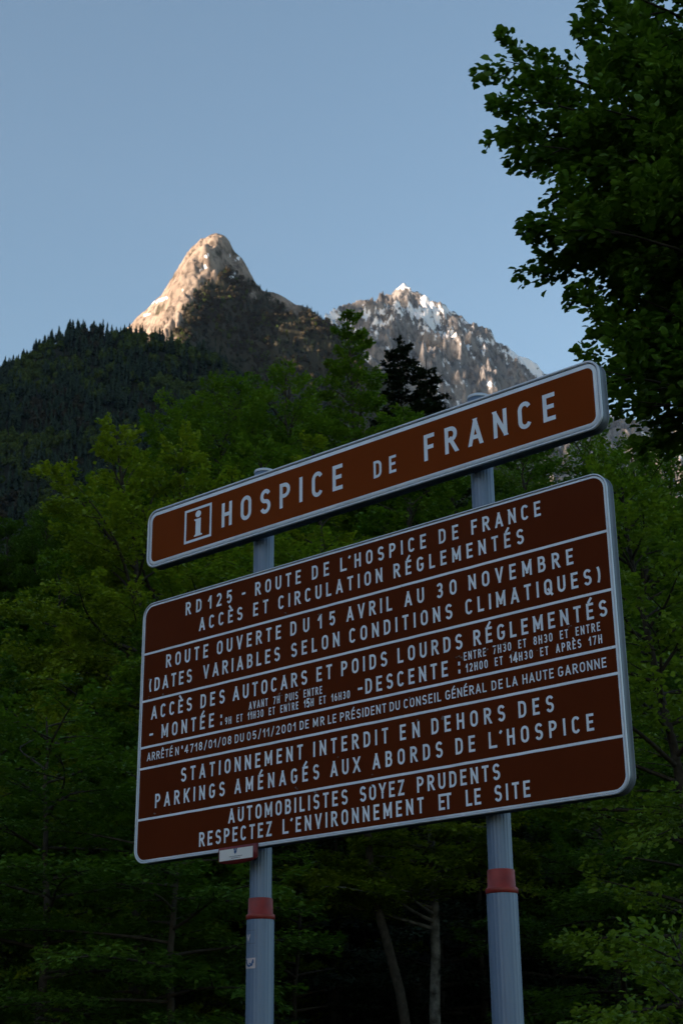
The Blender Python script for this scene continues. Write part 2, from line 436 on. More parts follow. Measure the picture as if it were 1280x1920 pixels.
# trees that stand out along the skyline of the hill, each on its own
def skyline():
    rng = np.random.default_rng(21)
    protos = [mesh('conifer', *(lambda t: (t[0], [t[1]]))(far_tree(rng, 'conifer')), M['far_conifer'], link=False) for _ in range(5)]
    hx, hz = prof(HILL, 1500)
    for x in np.sort(rng.uniform(-5, 440, 62)):
        q = at(x, 600, 1500); z = np.interp(q.x, hx, hz)
        o = obj('conifer', protos[rng.integers(5)])
        o.location = (q.x, 1500 + rng.uniform(-8, 6), z - 2); h = rng.uniform(11, 25)
        o.scale = (h * rng.uniform(.8, 1.15),) * 2 + (h,); o.rotation_euler = (0, 0, rng.uniform(0, 6.28))
        tag(o, 'small dark conifer on the skyline of the left hill', 'tree', 'conifers along the skyline of the left hill')
skyline()

# ------------------------------------------------------------------ trees
def leaf_faces(P, A, Nn, size, rng, kind='quad'):
    """leaves at P, long axis A, normal Nn; 'quad' = pointed diamond, 'oval' = folded six-point leaf"""
    n = len(P)
    A = A / (np.linalg.norm(A, axis=1)[:, None] + 1e-9)
    B = np.cross(Nn, A); B /= np.linalg.norm(B, axis=1)[:, None] + 1e-9
    C = np.cross(A, B)
    L_ = (size * rng.uniform(.65, 1.25, n))[:, None]; W_ = L_ * rng.uniform(.30, .42, n)[:, None]
    if kind == 'quad':
        V = np.stack([P, P + A * L_ * .5 + B * W_ + C * L_ * .05, P + A * L_ - C * L_ * .08, P + A * L_ * .5 - B * W_ + C * L_ * .05], 1)
        F = np.arange(n * 4).reshape(n, 4)
    else:
        up = C * L_ * .10
        V = np.stack([P, P + A * L_ * .28 + B * W_ * .92 + up, P + A * L_ * .68 + B * W_ * .8 + up, P + A * L_ - C * L_ * .1,
                      P + A * L_ * .68 - B * W_ * .8 + up, P + A * L_ * .28 - B * W_ * .92 + up], 1)
        b = np.arange(n)[:, None] * 6
        F = np.concatenate([b + np.array([[0, 1, 2, 3]]), b + np.array([[0, 3, 4, 5]])])
    return V.reshape(-1, 3), F

def grow(seed, H, base, rad, n_limb, n_leaf, leaf, trunk_r, profile, rise=(.15, .9), layer=.35, lean=(0, 0), kind='quad', droop=.12, azi=None, bend=0, tw=1.0, spread=.24, tips=(), wobble=.012):
    """a broad-leaved tree; returns wood MB and leaf arrays. profile(t) crown radius share at t in 0..1 of the crown"""
    rng = np.random.default_rng(seed)
    wood = MB()
    tt = np.linspace(0, 1, 14)
    wob = np.cumsum(rng.normal(0, wobble * H, (14, 2)), 0) * .5; wob -= wob[0]
    tr = np.stack([lean[0] * tt ** 1.3 * H + wob[:, 0] + bend * np.sin(tt * 3.1) * H * .1, lean[1] * tt * H + wob[:, 1], tt * H * .97], -1)
    tube(wood, tr, trunk_r * (1 - tt) ** .8 + .012, 9)
    starts = []; dirs = []; lens = []
    for i in range(n_limb + len(tips)):
        t = (min(i, n_limb - 1) + rng.uniform(.1, .9)) / n_limb
        h = base + (1 - base) * t ** .9 * .98
        p0 = np.array([np.interp(h, tt, tr[:, k]) for k in range(3)])
        a = i * 2.39996 + rng.normal(0, .35) if azi is None else azi(rng, i)
        Lb = max(.5, rad * profile(t) * rng.uniform(.7, 1.18))
        el = rise[0] + (rise[1] - rise[0]) * t ** 1.4 + rng.normal(0, .12)
        d = np.array([math.cos(a) * math.cos(el), math.sin(a) * math.cos(el), math.sin(el)])
        if i >= n_limb:                                   # a limb grown to a given tip
            T = np.array(tips[i - n_limb], float); dist = math.hypot(T[0] - tr[0, 0], T[1] - tr[0, 1])
            hh = min(.96, max(.2, (T[2] - .18 * dist) / (H * .97))); p0 = np.array([np.interp(hh, tt, tr[:, k]) for k in range(3)])
            T[2] += droop * dist; d = T - p0; Lb = float(np.linalg.norm(d)); d /= Lb
            a = math.atan2(d[1], d[0]); el = math.asin(d[2]); t = hh
        s_ = np.linspace(0, 1, 9)
        side = np.array([-math.sin(a), math.cos(a), 0])
        wv = np.sin(s_ * rng.uniform(3, 6) + rng.uniform(0, 6)) * .05 * Lb; wv -= wv[0]
        lp = p0 + d * (s_ * Lb)[:, None] + side * wv[:, None]; lp[:, 2] += -droop * Lb * s_ ** 2 + rng.normal(0, .02 * Lb) * s_
        r0 = min(trunk_r * .5 * (1 - .6 * t), .010 + .011 * Lb)
        tube(wood, lp, r0 * (1 - s_) ** .9 + .004, 5, False)
        # twigs, alternately left and right
        nt_ = max(4, int(Lb * 3.2 * tw))
        for j in range(nt_):
            q = .22 + .78 * (j + rng.uniform(0, 1)) / nt_
            b0 = np.array([np.interp(q, s_, lp[:, k]) for k in range(3)])
            ta = a + (1 if j % 2 else -1) * rng.uniform(.45, 1.15)
            Lt = (.42 * Lb * (1.12 - q) + .32) * rng.uniform(.7, 1.25)
            te = el * .5 + rng.normal(.02, .16)
            td = np.array([math.cos(ta) * math.cos(te), math.sin(ta) * math.cos(te), math.sin(te)])
            starts.append(b0); dirs.append(td); lens.append(Lt)
            if Lt > .5 and j % 2 == 0:
                x = np.linspace(0, 1, 4)
                tube(wood, b0 + td * (x * Lt)[:, None] - np.array([0, 0, 1.]) * (droop * .6 * Lt * x ** 2)[:, None], .011 * (1 - x) + .003, 4, False)
    S0 = np.array(starts); Dd = np.array(dirs); Ln = np.array(lens)
    pr = Ln ** 1.5; pr /= pr.sum()
    id_ = rng.choice(len(S0), n_leaf, p=pr)
    q = rng.uniform(.12, 1.05, n_leaf) ** .85
    d = Dd[id_]; Lt = Ln[id_]
    sd_ = np.cross(d, [0, 0, 1.]); sd_ /= np.linalg.norm(sd_, axis=1)[:, None] + 1e-9
    lat = rng.normal(0, 1, n_leaf) * (spread * Lt * (1.15 - q * .75)); up = rng.normal(0, 1, n_leaf) * (.045 * Lt + .02) * (.6 + layer)
    P = S0[id_] + d * (q * Lt)[:, None] + sd_ * lat[:, None]
    P[:, 2] += up - droop * .6 * Lt * q ** 2
    A = d + sd_ * (np.sign(lat) * rng.uniform(.2, 1.3, n_leaf))[:, None] + rng.normal(0, .25, (n_leaf, 3)); A[:, 2] -= .18
    Nn = np.array([0, 0, 1.]) + rng.normal(0, layer, (n_leaf, 3))
    V, F = leaf_faces(P, A, Nn, leaf, rng, kind)
    return wood, V, F

dome = lambda t: (1 - t) ** .55 * (.55 + .45 * min(1, t * 5)) + .06
wide = lambda t: math.sqrt(max(0, 1 - t * t * .96)) * (.75 + .25 * min(1, t * 4))
spire = lambda t: (1 - t) ** .85 * (.7 + .3 * min(1, t * 5)) + .05
egg = lambda t: math.sin(min(1, t * .92 + .12) * math.pi) ** .7 + .04

def plant(name, arrs, leaf_m, bark_m, loc, rz, label, cat='tree', group=None, scale=1.0):
    wood, V, F = arrs
    t = empty(name, loc, rz); t.scale = (scale,) * 3
    tag(t, label, cat, group)
    wood.build('trunk', bark_m, t, True)
    mesh('crown', V, [F], leaf_m, t)
    return t
def copy_tree(src, loc, rz, scale, label, leaf_m=None, group=None):
    c = src.copy(); col.objects.link(c); c.location = loc; c.rotation_euler = (0, 0, rz); c.scale = (scale, scale, scale)
    c['label'] = label
    if group: c['group'] = group
    for ch in list(src.children):
        d = ch.copy(); col.objects.link(d); d.parent = c
        if leaf_m and ch.name.startswith('crown'):
            d.material_slots[0].link = 'OBJECT'; d.material_slots[0].material = leaf_m
    return c
def foot(px, Y):
    q = at(px, 1500, Y); return Vector((q.x, Y, float(gz(q.x, Y)) - .05))
def height(px, py, Y):
    return at(px, py, Y).z - foot(px, Y).z

# G: forest-behind group
GRP = 'broad-leaved trees behind the sign'
hA = height(190, 752, 30)
tA = plant('young_beech', grow(101, hA, .16, 3.4, 52, 56000, .102, .15, egg, (.1, 1.1), .5, droop=.06, tw=.8, spread=.14, bend=.5), M['leaf_yellow'], M['bark'],
           foot(205, 30), .4, 'yellow green young tree with thin loose crown at the far left of the signs', group=GRP)
hB = height(410, 690, 50)
tB = plant('beech_tree', grow(102, hB, .2, 5.0, 60, 90000, .13, .24, wide, (.05, 1.1), .5), M['leaf_beech'], M['bark'],
           foot(410, 50), 0, 'dome-shaped green tree rising above the left end of the header sign', group=GRP)
hC = height(688, 588, 46)
tC = plant('tall_tree', grow(103, hC, .2, 4.6, 84, 105000, .125, .24, spire, (.05, 1.0), .45), M['leaf_beech'], M['bark'],
           foot(688, 46), 1.0, 'tallest green tree, pointed top just left of the dark fir', group=GRP)
J = grow(104, height(630, 775, 36), .2, 3.2, 44, 52000, .11, .15, dome, (.05, 1.0), .45)
tJ = plant('young_beech', J, M['leaf_yellow'], M['bark'], foot(625, 36), 2.0, 'light yellowish tree showing above and below the middle of the header sign', group=GRP)
filler = grow(105, 20, .15, 4.6, 56, 70000, .14, .22, dome, (.05, 1.0), .5)
tK = plant('beech_tree', filler, M['leaf_dark'], M['bark'], foot(1010, 44), .3, 'dark green tree directly behind the FRANCE end of the header sign', group=GRP,
           scale=height(1010, 800, 44) / 20)

copy_tree(tA, foot(345, 31.5), 2.4, height(350, 800, 31.5) / hA, 'yellow green young tree between the far left one and the header sign')
# fir
def fir(seed, H, rad, n_leaf):
    rng = np.random.default_rng(seed); wood = MB()
    tt = np.linspace(0, 1, 10); tube(wood, np.stack([tt * 0, tt * 0, tt * H], -1), .18 * (1 - tt) + .015, 8)
    S0 = []; D = []; Ln = []
    z = .12 * H
    while z < H * .985:
        t = z / H
        for k in range(rng.integers(5, 8)):
            a = rng.uniform(0, 6.28); L = rad * (1 - t) ** .8 * rng.uniform(.65, 1.2) + .15
            el = -.12 + .5 * t ** 2 + rng.normal(0, .07)
            d = np.array([math.cos(a) * math.cos(el), math.sin(a) * math.cos(el), math.sin(el)])
            b = np.array([0, 0, z + rng.uniform(-.1, .1)])
            x = np.linspace(0, 1, 4); tube(wood, b + d * (x * L)[:, None] + np.array([0, 0, 1.]) * (.1 * L * x ** 2)[:, None], .02 * (1 - x) + .004, 4, False)
            S0.append(b); D.append(d); Ln.append(L)
            for j in range(int(3 + L * 4)):
                q = rng.uniform(.25, 1); ta = a + rng.choice([-1, 1]) * rng.uniform(.6, 1.0)
                S0.append(b + d * q * L + np.array([0, 0, .1 * L * q * q])); D.append(np.array([math.cos(ta), math.sin(ta), rng.normal(-.08, .08)])); Ln.append(.35 * L * (1.15 - q) + .12)
        z += rng.uniform(.28, .42)
    S0 = np.array(S0); D = np.array(D); Ln = np.array(Ln)
    id_ = rng.choice(len(S0), n_leaf, p=Ln / Ln.sum()); q = rng.uniform(.1, 1.05, n_leaf)
    d = D[id_]; P = S0[id_] + d * (q * Ln[id_])[:, None] + rng.normal(0, .025, (n_leaf, 3))
    sd_ = np.cross(d, [0, 0, 1.]); A = d * .8 + sd_ * rng.choice([-1, 1], n_leaf)[:, None] * rng.uniform(.3, .9, n_leaf)[:, None] + rng.normal(0, .2, (n_leaf, 3))
    V, F = leaf_faces(P, A, np.array([0, 0, 1.]) + rng.normal(0, .4, (n_leaf, 3)), .16, rng)
    return wood, V, F
hD = height(772, 625, 58)
tD = plant('fir_tree', fir(106, hD, 4.3, 95000), M['needle_and_shade'], M['bark'], foot(772, 58), 0, 'nearly black fir standing right of the tallest tree', group='dark firs behind the sign')
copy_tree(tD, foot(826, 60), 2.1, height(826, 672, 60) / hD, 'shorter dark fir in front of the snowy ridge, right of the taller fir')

# copies that fill the wood
def more(src, H0, px, py, Y, rz, label, leaf=None):
    return copy_tree(src, foot(px, Y), rz, height(px, py, Y) / H0, label, M[leaf] if leaf else None)
more(tB, hB, 1235, 830, 42, 3.3, 'green tree behind the clear-leaved tree at the right edge', 'leaf_beech')
WOOD = 'green tree in the crowded wood behind the signs'
more(tB, hB, 560, 692, 53, 2.2, 'green tree filling the gap between the dome-shaped tree and the tallest tree', 'leaf_beech')
more(tB, hB, 300, 745, 56, 4.0, 'green tree half hidden behind the yellow green young tree', 'leaf_beech')
more(tK, 20, 480, 800, 40, 2.9, 'green tree just behind the upper left post', 'leaf_beech')
more(tK, 20, 760, 745, 43, 1.1, 'green tree below the dark firs, above the middle of the header sign', 'leaf_beech')
more(tC, hC, 890, 770, 50, .6, 'green tree behind the upper right post', 'leaf_beech')
more(tB, hB, 1170, 775, 46, 1.3, 'green tree past the right end of the header sign', 'leaf_beech')
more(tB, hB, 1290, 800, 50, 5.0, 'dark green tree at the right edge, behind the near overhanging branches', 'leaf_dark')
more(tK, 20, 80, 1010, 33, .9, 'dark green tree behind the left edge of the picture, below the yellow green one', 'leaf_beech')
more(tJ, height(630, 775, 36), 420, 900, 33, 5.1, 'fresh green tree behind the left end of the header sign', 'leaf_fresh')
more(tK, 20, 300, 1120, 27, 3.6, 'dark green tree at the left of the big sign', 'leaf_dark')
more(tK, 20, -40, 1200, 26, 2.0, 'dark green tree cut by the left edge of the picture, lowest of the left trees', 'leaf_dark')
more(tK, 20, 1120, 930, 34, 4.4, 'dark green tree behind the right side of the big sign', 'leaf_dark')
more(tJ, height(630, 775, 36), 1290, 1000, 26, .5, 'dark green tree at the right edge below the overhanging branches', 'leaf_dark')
rng = np.random.default_rng(5)
for k in range(26):                                      # deeper rows, glimpsed between the crowns
    px = -120 + 1560 * ((k * 0.618) % 1); Y = 62 + (k % 5) * 11 + rng.uniform(-4, 4)
    if 680 < px < 900 and Y > 80: continue
    src, H0 = ((tB, hB), (tK, 20), (tC, hC))[k % 3]
    top = np.interp(px, [-100, 0, 200, 400, 560, 700, 850, 1000, 1300], [1000, 960, 860, 800, 770, 780, 820, 860, 830]) + rng.uniform(0, 50)
    copy_tree(src, foot(px, Y), rng.uniform(0, 6.28), height(px, top, Y) / H0, WOOD, M['leaf_dark'] if k % 2 else M['leaf_beech'], 'trees deep in the wood behind the signs')

for k in range(12):
    px = -110 + 26 * k + rng.uniform(-8, 8); Y = 60 + (k % 3) * 16
    copy_tree((tB, tK)[k % 2], foot(px, Y), rng.uniform(0, 6.28), height(px, 960 + 40 * (k % 3) - .3 * max(px, 0), Y) / (hB, 20)[k % 2], WOOD, M['leaf_dark'], 'trees deep in the wood behind the signs')

for k, (px, Y, top) in enumerate(((-190, 34, 1080), (-330, 42, 960), (-450, 50, 900), (-260, 58, 880), (-560, 40, 980), (-150, 48, 930))):
    copy_tree((tK, tB)[k % 2], foot(px, Y), 1.7 * k, height(px, top, Y) / (20, hB)[k % 2], WOOD, M['leaf_dark'] if k % 2 else M['leaf_beech'], 'trees deep in the wood behind the signs')

# low trees in front of the wood, seen under the big sign
low = grow(107, 10.5, .50, 3.2, 22, 60000, .085, .105, wide, (.0, .5), .24, lean=(.012, 0), droop=.07, wobble=.004,
           tips=[tuple(at(*q) - foot(806, 26)) for q in ((590, 1645, 25), (650, 1600, 26.5), (560, 1690, 25.5), (715, 1625, 24.5), (860, 1570, 25.5), (905, 1605, 27), (1000, 1600, 26), (770, 1665, 24.6), (555, 1640, 27), (690, 1570, 25), (960, 1570, 24.8), (640, 1660, 24.4))])
tH = plant('beech_tree', low, M['leaf_yellow'], M['bark_pale'], foot(806, 26), 0, 'tree with pale mottled trunk and layered yellowish branches under the big sign', group='low trees under the big sign')
lean = grow(108, 11, .52, 3.2, 22, 36000, .085, .095, wide, (.0, .5), .24, lean=(-.22, 0), droop=.1)
tL = plant('beech_tree', lean, M['leaf_fresh'], M['bark'], foot(790, 25), 0, 'dark slanting tree leaning left behind the posts under the big sign', group='low trees under the big sign')
under = grow(109, 6.5, .1, 3.0, 34, 30000, .085, .07, wide, (-.05, .5), .24, droop=.12)
tI = plant('beech_tree', under, M['leaf_dark'], M['bark'], foot(330, 22), 0, 'low layered tree just left of the lower left post', group='low trees under the big sign')
copy_tree(tI, foot(90, 23), 2.0, 1.15, 'low dark layered tree at the lower left edge', M['leaf_dark'])
copy_tree(tI, foot(1150, 27), 4.0, 1.0, 'low dark tree right of the lower right post', M['leaf_dark'])
copy_tree(tI, foot(1300, 24), 1.0, 1.1, 'low dark tree at the lower right edge, behind the small bright shrub', M['leaf_dark'])
copy_tree(tI, foot(560, 31), 5.2, 1.0, 'low tree with leaf colour darkened as deep shade between the two posts', M['needle_and_shade'])  # near-black leaf colour stands in for shade under the canopy
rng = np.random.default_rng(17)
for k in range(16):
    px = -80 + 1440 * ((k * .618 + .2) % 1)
    copy_tree(tI, foot(px, 36 + (k % 4) * 4 + rng.uniform(-1, 1)), rng.uniform(0, 6.28), rng.uniform(1.1, 1.5), 'low bush with leaves coloured dark as deep shade at the foot of the wood', M['needle_and_shade'], 'low bushes at the foot of the wood')  # fir-dark leaves paint the gloom inside the wood

# small shrub, bottom right
sh = grow(110, 2.6, .15, 1.0, 22, 3200, .065, .03, egg, (.3, 1.1), .6, kind='oval')
plant('shrub', sh, M['leaf_fresh'], M['bark'], foot(1262, 13), 0, 'small bright green shrub in the bottom right corner', 'shrub', scale=height(1262, 1778, 13) / 2.6)

# right-hand tree with bright leaves beside the big sign
F_ = grow(111, height(1290, 860, 19), .12, 1.9, 60, 22000, .085, .10, egg, (.05, .9), .5, kind='oval')
plant('leafy_tree', F_, M['leaf_fresh'], M['bark'], foot(1290, 19), 0, 'green tree with clear single leaves right beside the edge of the big sign')

# near tree overhanging from the right
NEAR = Vector((6.2, 14.2, -.05))
def near_tree():
    T = [(1120, 20, 13.6), (945, 118, 14), (1010, 170, 13.2), (938, 240, 14.5), (985, 300, 13.8), (1120, 70, 14.8), (1100, 200, 13),
         (1055, 340, 14.2), (1028, 418, 13.6), (1025, 488, 14.4), (1090, 445, 13.2), (1095, 500, 14), (1190, 565, 13.6), (1175, 605, 14.5),
         (1105, 655, 14), (1150, 690, 13.4), (1240, 640, 14.2), (1250, 560, 13), (1250, 720, 14.6), (1150, 300, 13), (1180, 380, 15),
         (1200, 120, 13.4), (1230, 250, 14.8), (1240, 450, 14), (1230, 20, 14), (1150, 470, 15),
         (1210, 330, 12.8), (1200, 200, 15.6), (1250, 400, 15.4), (1220, 690, 15.2), (1190, 740, 13.8)]
    tips = [tuple(at(*q) - NEAR) for q in T]
    return grow(112, 15.5, .36, 2.4, 50, 66000, .102, .22, wide, (-.02, .75), .6, kind='oval', droop=.10, tw=.9, spread=.135, tips=tips)
plant('beech_tree', near_tree(), M['leaf_near'], M['bark'], NEAR, 0, 'large near tree overhanging from the upper right corner with dark leaves against the sky')

# ------------------------------------------------------------------ the road sign
SA, SX, SY, SZ = 0.6939, -1.1967, 8.7275, 2.8513      # yaw, front left end of the boards, height of the big board's lower edge
def white_mat(name, c, dirt, amount=.5):
    m, b = new_mat(name); N, L = nodes(m)
    b.inputs['Roughness'].default_value = .55; b.inputs['Specular IOR Level'].default_value = .3
    n = noise_node(m, 55, 6, .7); n2 = noise_node(m, 5, 4, .6)
    chips = ramp(m, n.outputs['Fac'], [(.655, 0.0), (.69, 1.0)])
    grime = ramp(m, n2.outputs['Fac'], [(.4, 0.0), (.75, amount)])
    k = mix(m, grime.outputs[0], c, tuple(x * .62 for x in c))
    k = mix(m, chips.outputs[0], k, dirt)
    L.new(k, b.inputs['Base Color'])
    return m
def brown_mat(name, c, c2):
    m, b = new_mat(name); N, L = nodes(m)
    b.inputs['Specular IOR Level'].default_value = .04
    n = noise_node(m, 2.2, 5, .6); n2 = noise_node(m, 70, 3, .6)
    k = ramp(m, n.outputs['Fac'], [(.35, c), (.7, c2)]).outputs[0]
    sp = ramp(m, n2.outputs['Fac'], [(.775, 0.0), (.80, .5)])
    k = mix(m, sp.outputs[0], k, (.30, .24, .20))
    L.new(k, b.inputs['Base Color'])
    r = ramp(m, n.outputs['Fac'], [(.3, .5), (.7, .65)]); L.new(r.outputs[0], b.inputs['Roughness'])
    return m
def metal_mat(name, c, c2, rough=.5, metal=.25):
    m, b = new_mat(name); N, L = nodes(m)
    b.inputs['Metallic'].default_value = metal; b.inputs['Roughness'].default_value = rough
    tc = N.new('ShaderNodeTexCoord'); mp = N.new('ShaderNodeMapping'); mp.inputs['Scale'].default_value = (1, 1, .18)
    L.new(tc.outputs['Object'], mp.inputs[0])
    n = noise_node(m, 22, 6, .65, vec=mp.outputs[0])
    L.new(ramp(m, n.outputs['Fac'], [(.35, c), (.7, c2)]).outputs[0], b.inputs['Base Color'])
    return m
M['white'] = white_mat('white_sign_film', (.74, .81, .92), (.16, .10, .08))
M['border'] = white_mat('weathered_white_border', (.74, .81, .92), (.12, .08, .07), .6)
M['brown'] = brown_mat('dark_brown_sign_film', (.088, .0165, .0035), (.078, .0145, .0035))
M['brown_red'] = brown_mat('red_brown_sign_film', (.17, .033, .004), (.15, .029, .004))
M['alu'] = metal_mat('brushed_aluminium', (.55, .60, .68), (.46, .50, .57), .45, .3)
M['alu_shaded'] = metal_mat('shaded_aluminium', (.13, .155, .19), (.075, .09, .11), .55, .3)  # panel body colour darkened for the shade on its end faces
M['post'] = metal_mat('painted_fluted_post', (.13, .19, .29), (.12, .175, .27), .42, .1)
M['red'] = simple('red_plastic', (.25, .022, .016), .5, c2=(.16, .016, .013), scale=14)
M['plum'] = simple('dark_red_holder', (.16, .016, .02), .5, var=.2)
M['plaque'] = simple('white_plaque', (.66, .66, .67), .5, var=.08)
M['blue'] = simple('blue_print', (.035, .10, .24), .5, var=.2)
M['ink'] = simple('grey_print', (.10, .11, .15), .6, var=.2)
M['pink'] = simple('pale_sticker', (.52, .46, .49), .6, var=.15, scale=40)
M['rubber'] = simple('black_groove', (.03, .035, .045), .7, var=.2)

sign = empty('road_sign', (SX + 1.727 * math.cos(SA), SY - 1.727 * math.sin(SA), 0), -SA)
sign['label'] = 'brown tourist road sign, HOSPICE DE FRANCE header above a big text board, on two posts'
sign['category'] = 'road sign'
U0 = 1.727
def rrect(u0, u1, v0, v1, r, inset=0, n=8):
    r = max(.002, r - inset); u0 += inset; u1 -= inset; v0 += inset; v1 -= inset
    P = []
    for cx, cy, a in ((u1 - r, v1 - r, 0), (u0 + r, v1 - r, 90), (u0 + r, v0 + r, 180), (u1 - r, v0 + r, 270)):
        for k in range(n + 1):
            t = math.radians(a + 90 * k / n); P.append((cx + r * math.cos(t), cy + r * math.sin(t)))
    return P
def loft(mb, box, steps, cap0=False, cap1=False):
    rows = []
    for inset, y in steps:
        rows.append([(u - U0, y, SZ + v) for u, v in rrect(*box, inset)])
    n = len(rows[0]); V = [p for r_ in rows for p in r_]; F = []
    for a in range(len(rows) - 1):
        for k in range(n): F.append([a * n + k, a * n + (k + 1) % n, (a + 1) * n + (k + 1) % n, (a + 1) * n + k])
    if cap0: F.append(list(range(n))[::-1])
    if cap1: F.append([(len(rows) - 1) * n + k for k in range(n)])
    mb.add(V, F)
def board(name, box, depth, rim, groove, border, face_m, label=None):
    b = MB(); loft(b, box, [(.004, .004), (.0015, .006), (.0015, .014), (.005, .016), (.005, depth - .014), (.001, depth - .012), (0, depth - .004), (.003, depth)], True, True)
    bo = b.build(name, M['alu_shaded'], sign)
    f = MB(); loft(f, box, [(.0012, .0055), (0, .002), (0, -.004), (.003, -.0065), (rim - .003, -.0065), (rim, -.004), (rim, .003)]); f.build('frame', M['alu'], bo)
    g = MB(); loft(g, box, [(rim + .0002, .002), (rim + groove, .002), (rim + groove, .0005)]); g.build('groove', M['rubber'], bo)
    w_ = MB(); loft(w_, box, [(rim + groove, .0005), (rim + groove + .0002, -.0005), (rim + groove + border, -.0005)]); w_.build('border', M['border'], bo)
    i = rim + groove + border
    P = rrect(*box, i - .001); fa = MB(); fa.add([(u - U0, .0004, SZ + v) for u, v in P], [list(range(len(P)))])
    fo = fa.build('face', face_m, bo)
    if label: fo['label'] = label
    return bo
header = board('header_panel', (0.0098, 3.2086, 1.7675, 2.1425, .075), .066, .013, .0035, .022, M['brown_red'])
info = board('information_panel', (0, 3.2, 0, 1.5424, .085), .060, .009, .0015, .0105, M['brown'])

# ---- lettering: stroke letters after the French road alphabet
def arc(cx, cy, rx, ry, a0, a1, n=9):
    return [(cx + rx * math.cos(math.radians(a0 + (a1 - a0) * k / n)), cy + ry * math.sin(math.radians(a0 + (a1 - a0) * k / n))) for k in range(n + 1)]
def stad(r=.27): return arc(.5, 1 - r, .5, r, 0, 180, 12) + arc(.5, r, .5, r, 180, 360, 12)
VL = [(0, 0), (0, 1)]
GL = {
    'A': (.60, [[(0, 0), (.5, 1)], [(.5, 1), (1, 0)], [(.17, .27), (.83, .27)]]),
    'B': (.54, [VL, [(0, 1), (.5, 1)] + arc(.5, .765, .42, .235, 90, -90) + [(0, .53)], [(0, .53), (.55, .53)] + arc(.55, .265, .45, .265, 90, -90) + [(0, 0)]]),
    'C': (.54, [arc(.5, .73, .5, .27, 25, 180) + arc(.5, .27, .5, .27, 180, 335)]),
    'D': (.55, [VL, [(0, 1), (.42, 1)] + arc(.42, .7, .58, .3, 90, 0, 6) + arc(.42, .3, .58, .3, 0, -90, 6) + [(0, 0)]]),
    'E': (.48, [VL, [(0, 1), (1, 1)], [(0, .52), (.85, .52)], [(0, 0), (1, 0)]]),
    'F': (.46, [VL, [(0, 1), (1, 1)], [(0, .5), (.85, .5)]]),
    'G': (.56, [arc(.5, .73, .5, .27, 25, 180) + arc(.5, .27, .5, .27, 180, 360) + [(1, .45), (.55, .45)]]),
    'H': (.55, [VL, [(1, 0), (1, 1)], [(0, .51), (1, .51)]]),
    'I': (.15, [[(.5, 0), (.5, 1)]]),
    'K': (.56, [VL, [(.03, .33), (1, 1)], [(.38, .58), (1, 0)]]),
    'L': (.46, [VL, [(0, 0), (1, 0)]]),
    'M': (.68, [VL, [(1, 0), (1, 1)], [(0, 1), (.5, .22)], [(.5, .22), (1, 1)]]),
    'N': (.56, [VL, [(1, 0), (1, 1)], [(0, 1), (1, 0)]]),
    'O': (.56, [stad() + stad()[:1]]),
    'P': (.53, [VL, [(0, 1), (.45, 1)] + arc(.45, .735, .55, .265, 90, -90) + [(0, .47)]]),
    'Q': (.56, [stad() + stad()[:1], [(.58, .28), (1.06, -.04)]]),
    'R': (.55, [VL, [(0, 1), (.45, 1)] + arc(.45, .745, .5, .255, 90, -90) + [(0, .49)], [(.45, .49), (1, 0)]]),
    'S': (.53, [arc(.5, .755, .49, .245, 22, 180) + arc(.5, .74, .49, .235, 188, 250, 4) + arc(.5, .26, .5, .25, 75, 0, 5) + arc(.5, .25, .5, .25, -8, -160)]),
    'T': (.50, [[(0, 1), (1, 1)], [(.5, 0), (.5, 1)]]),
    'U': (.55, [[(0, 1)] + arc(.5, .28, .5, .28, 180, 360, 12) + [(1, 1)]]),
    'V': (.58, [[(0, 1), (.5, 0)], [(.5, 0), (1, 1)]]),
    'X': (.58, [[(0, 0), (1, 1)], [(0, 1), (1, 0)]]),
    'Y': (.56, [[(0, 1), (.5, .45)], [(1, 1), (.5, .45)], [(.5, .45), (.5, 0)]]),
    'Z': (.50, [[(0, 1), (1, 1)], [(.97, 1), (.03, 0)], [(0, 0), (1, 0)]]),
    '0': (.54, [stad(.29) + stad(.29)[:1]]),
    '1': (.30, [[(1, 0), (1, 1)], [(-.2, .72), (.9, 1)]]),
    '2': (.52, [arc(.5, .72, .5, .28, 160, -25) + [(.03, 0)], [(0, 0), (1, 0)]]),
    '3': (.52, [arc(.5, .75, .46, .25, 155, -90) + [(.3, .5)], arc(.5, .26, .5, .26, 80, -155)]),
    '4': (.56, [[(.72, 0), (.72, 1)], [(.72, 1), (0, .28)], [(0, .26), (1.05, .26)]]),
    '5': (.52, [[(.92, 1), (.1, 1)], [(.1, 1), (.04, .5)], [(.04, .5)] + arc(.5, .31, .5, .31, 115, -150)]),
    '6': (.53, [arc(.5, .29, .5, .29, 0, 360, 16), [(.02, .3)] + arc(.95, .38, .93, .62, 180, 100, 7)]),
    '7': (.52, [[(0, 1), (1, 1)], [(1, 1), (.35, 0)]]),
    '8': (.53, [arc(.5, .76, .44, .24, 0, 360, 14), arc(.5, .27, .5, .27, 0, 360, 16)]),
    '9': (.53, [arc(.5, .71, .5, .29, 0, 360, 16), [(.98, .7)] + arc(.05, .62, .93, .62, 0, -80, 7)]),
    '(': (.22, [arc(1.6, .5, 1.5, .75, 140, 220)]), ')': (.22, [arc(-.6, .5, 1.5, .75, 40, -40)]),
    '-': (.34, [[(0, .42), (1, .42)]]), '/': (.42, [[(0, -.06), (1, 1.06)]]),
    ':': (.15, [[(.5, .02), (.5, .12)], [(.5, .62), (.5, .72)]]),
    "'": (.20, [[(.1, .86), (.9, 1.06)]]), '°': (.24, [arc(.5, .88, .5, .17, 0, 360, 10)]), ' ': (.60, []),
}
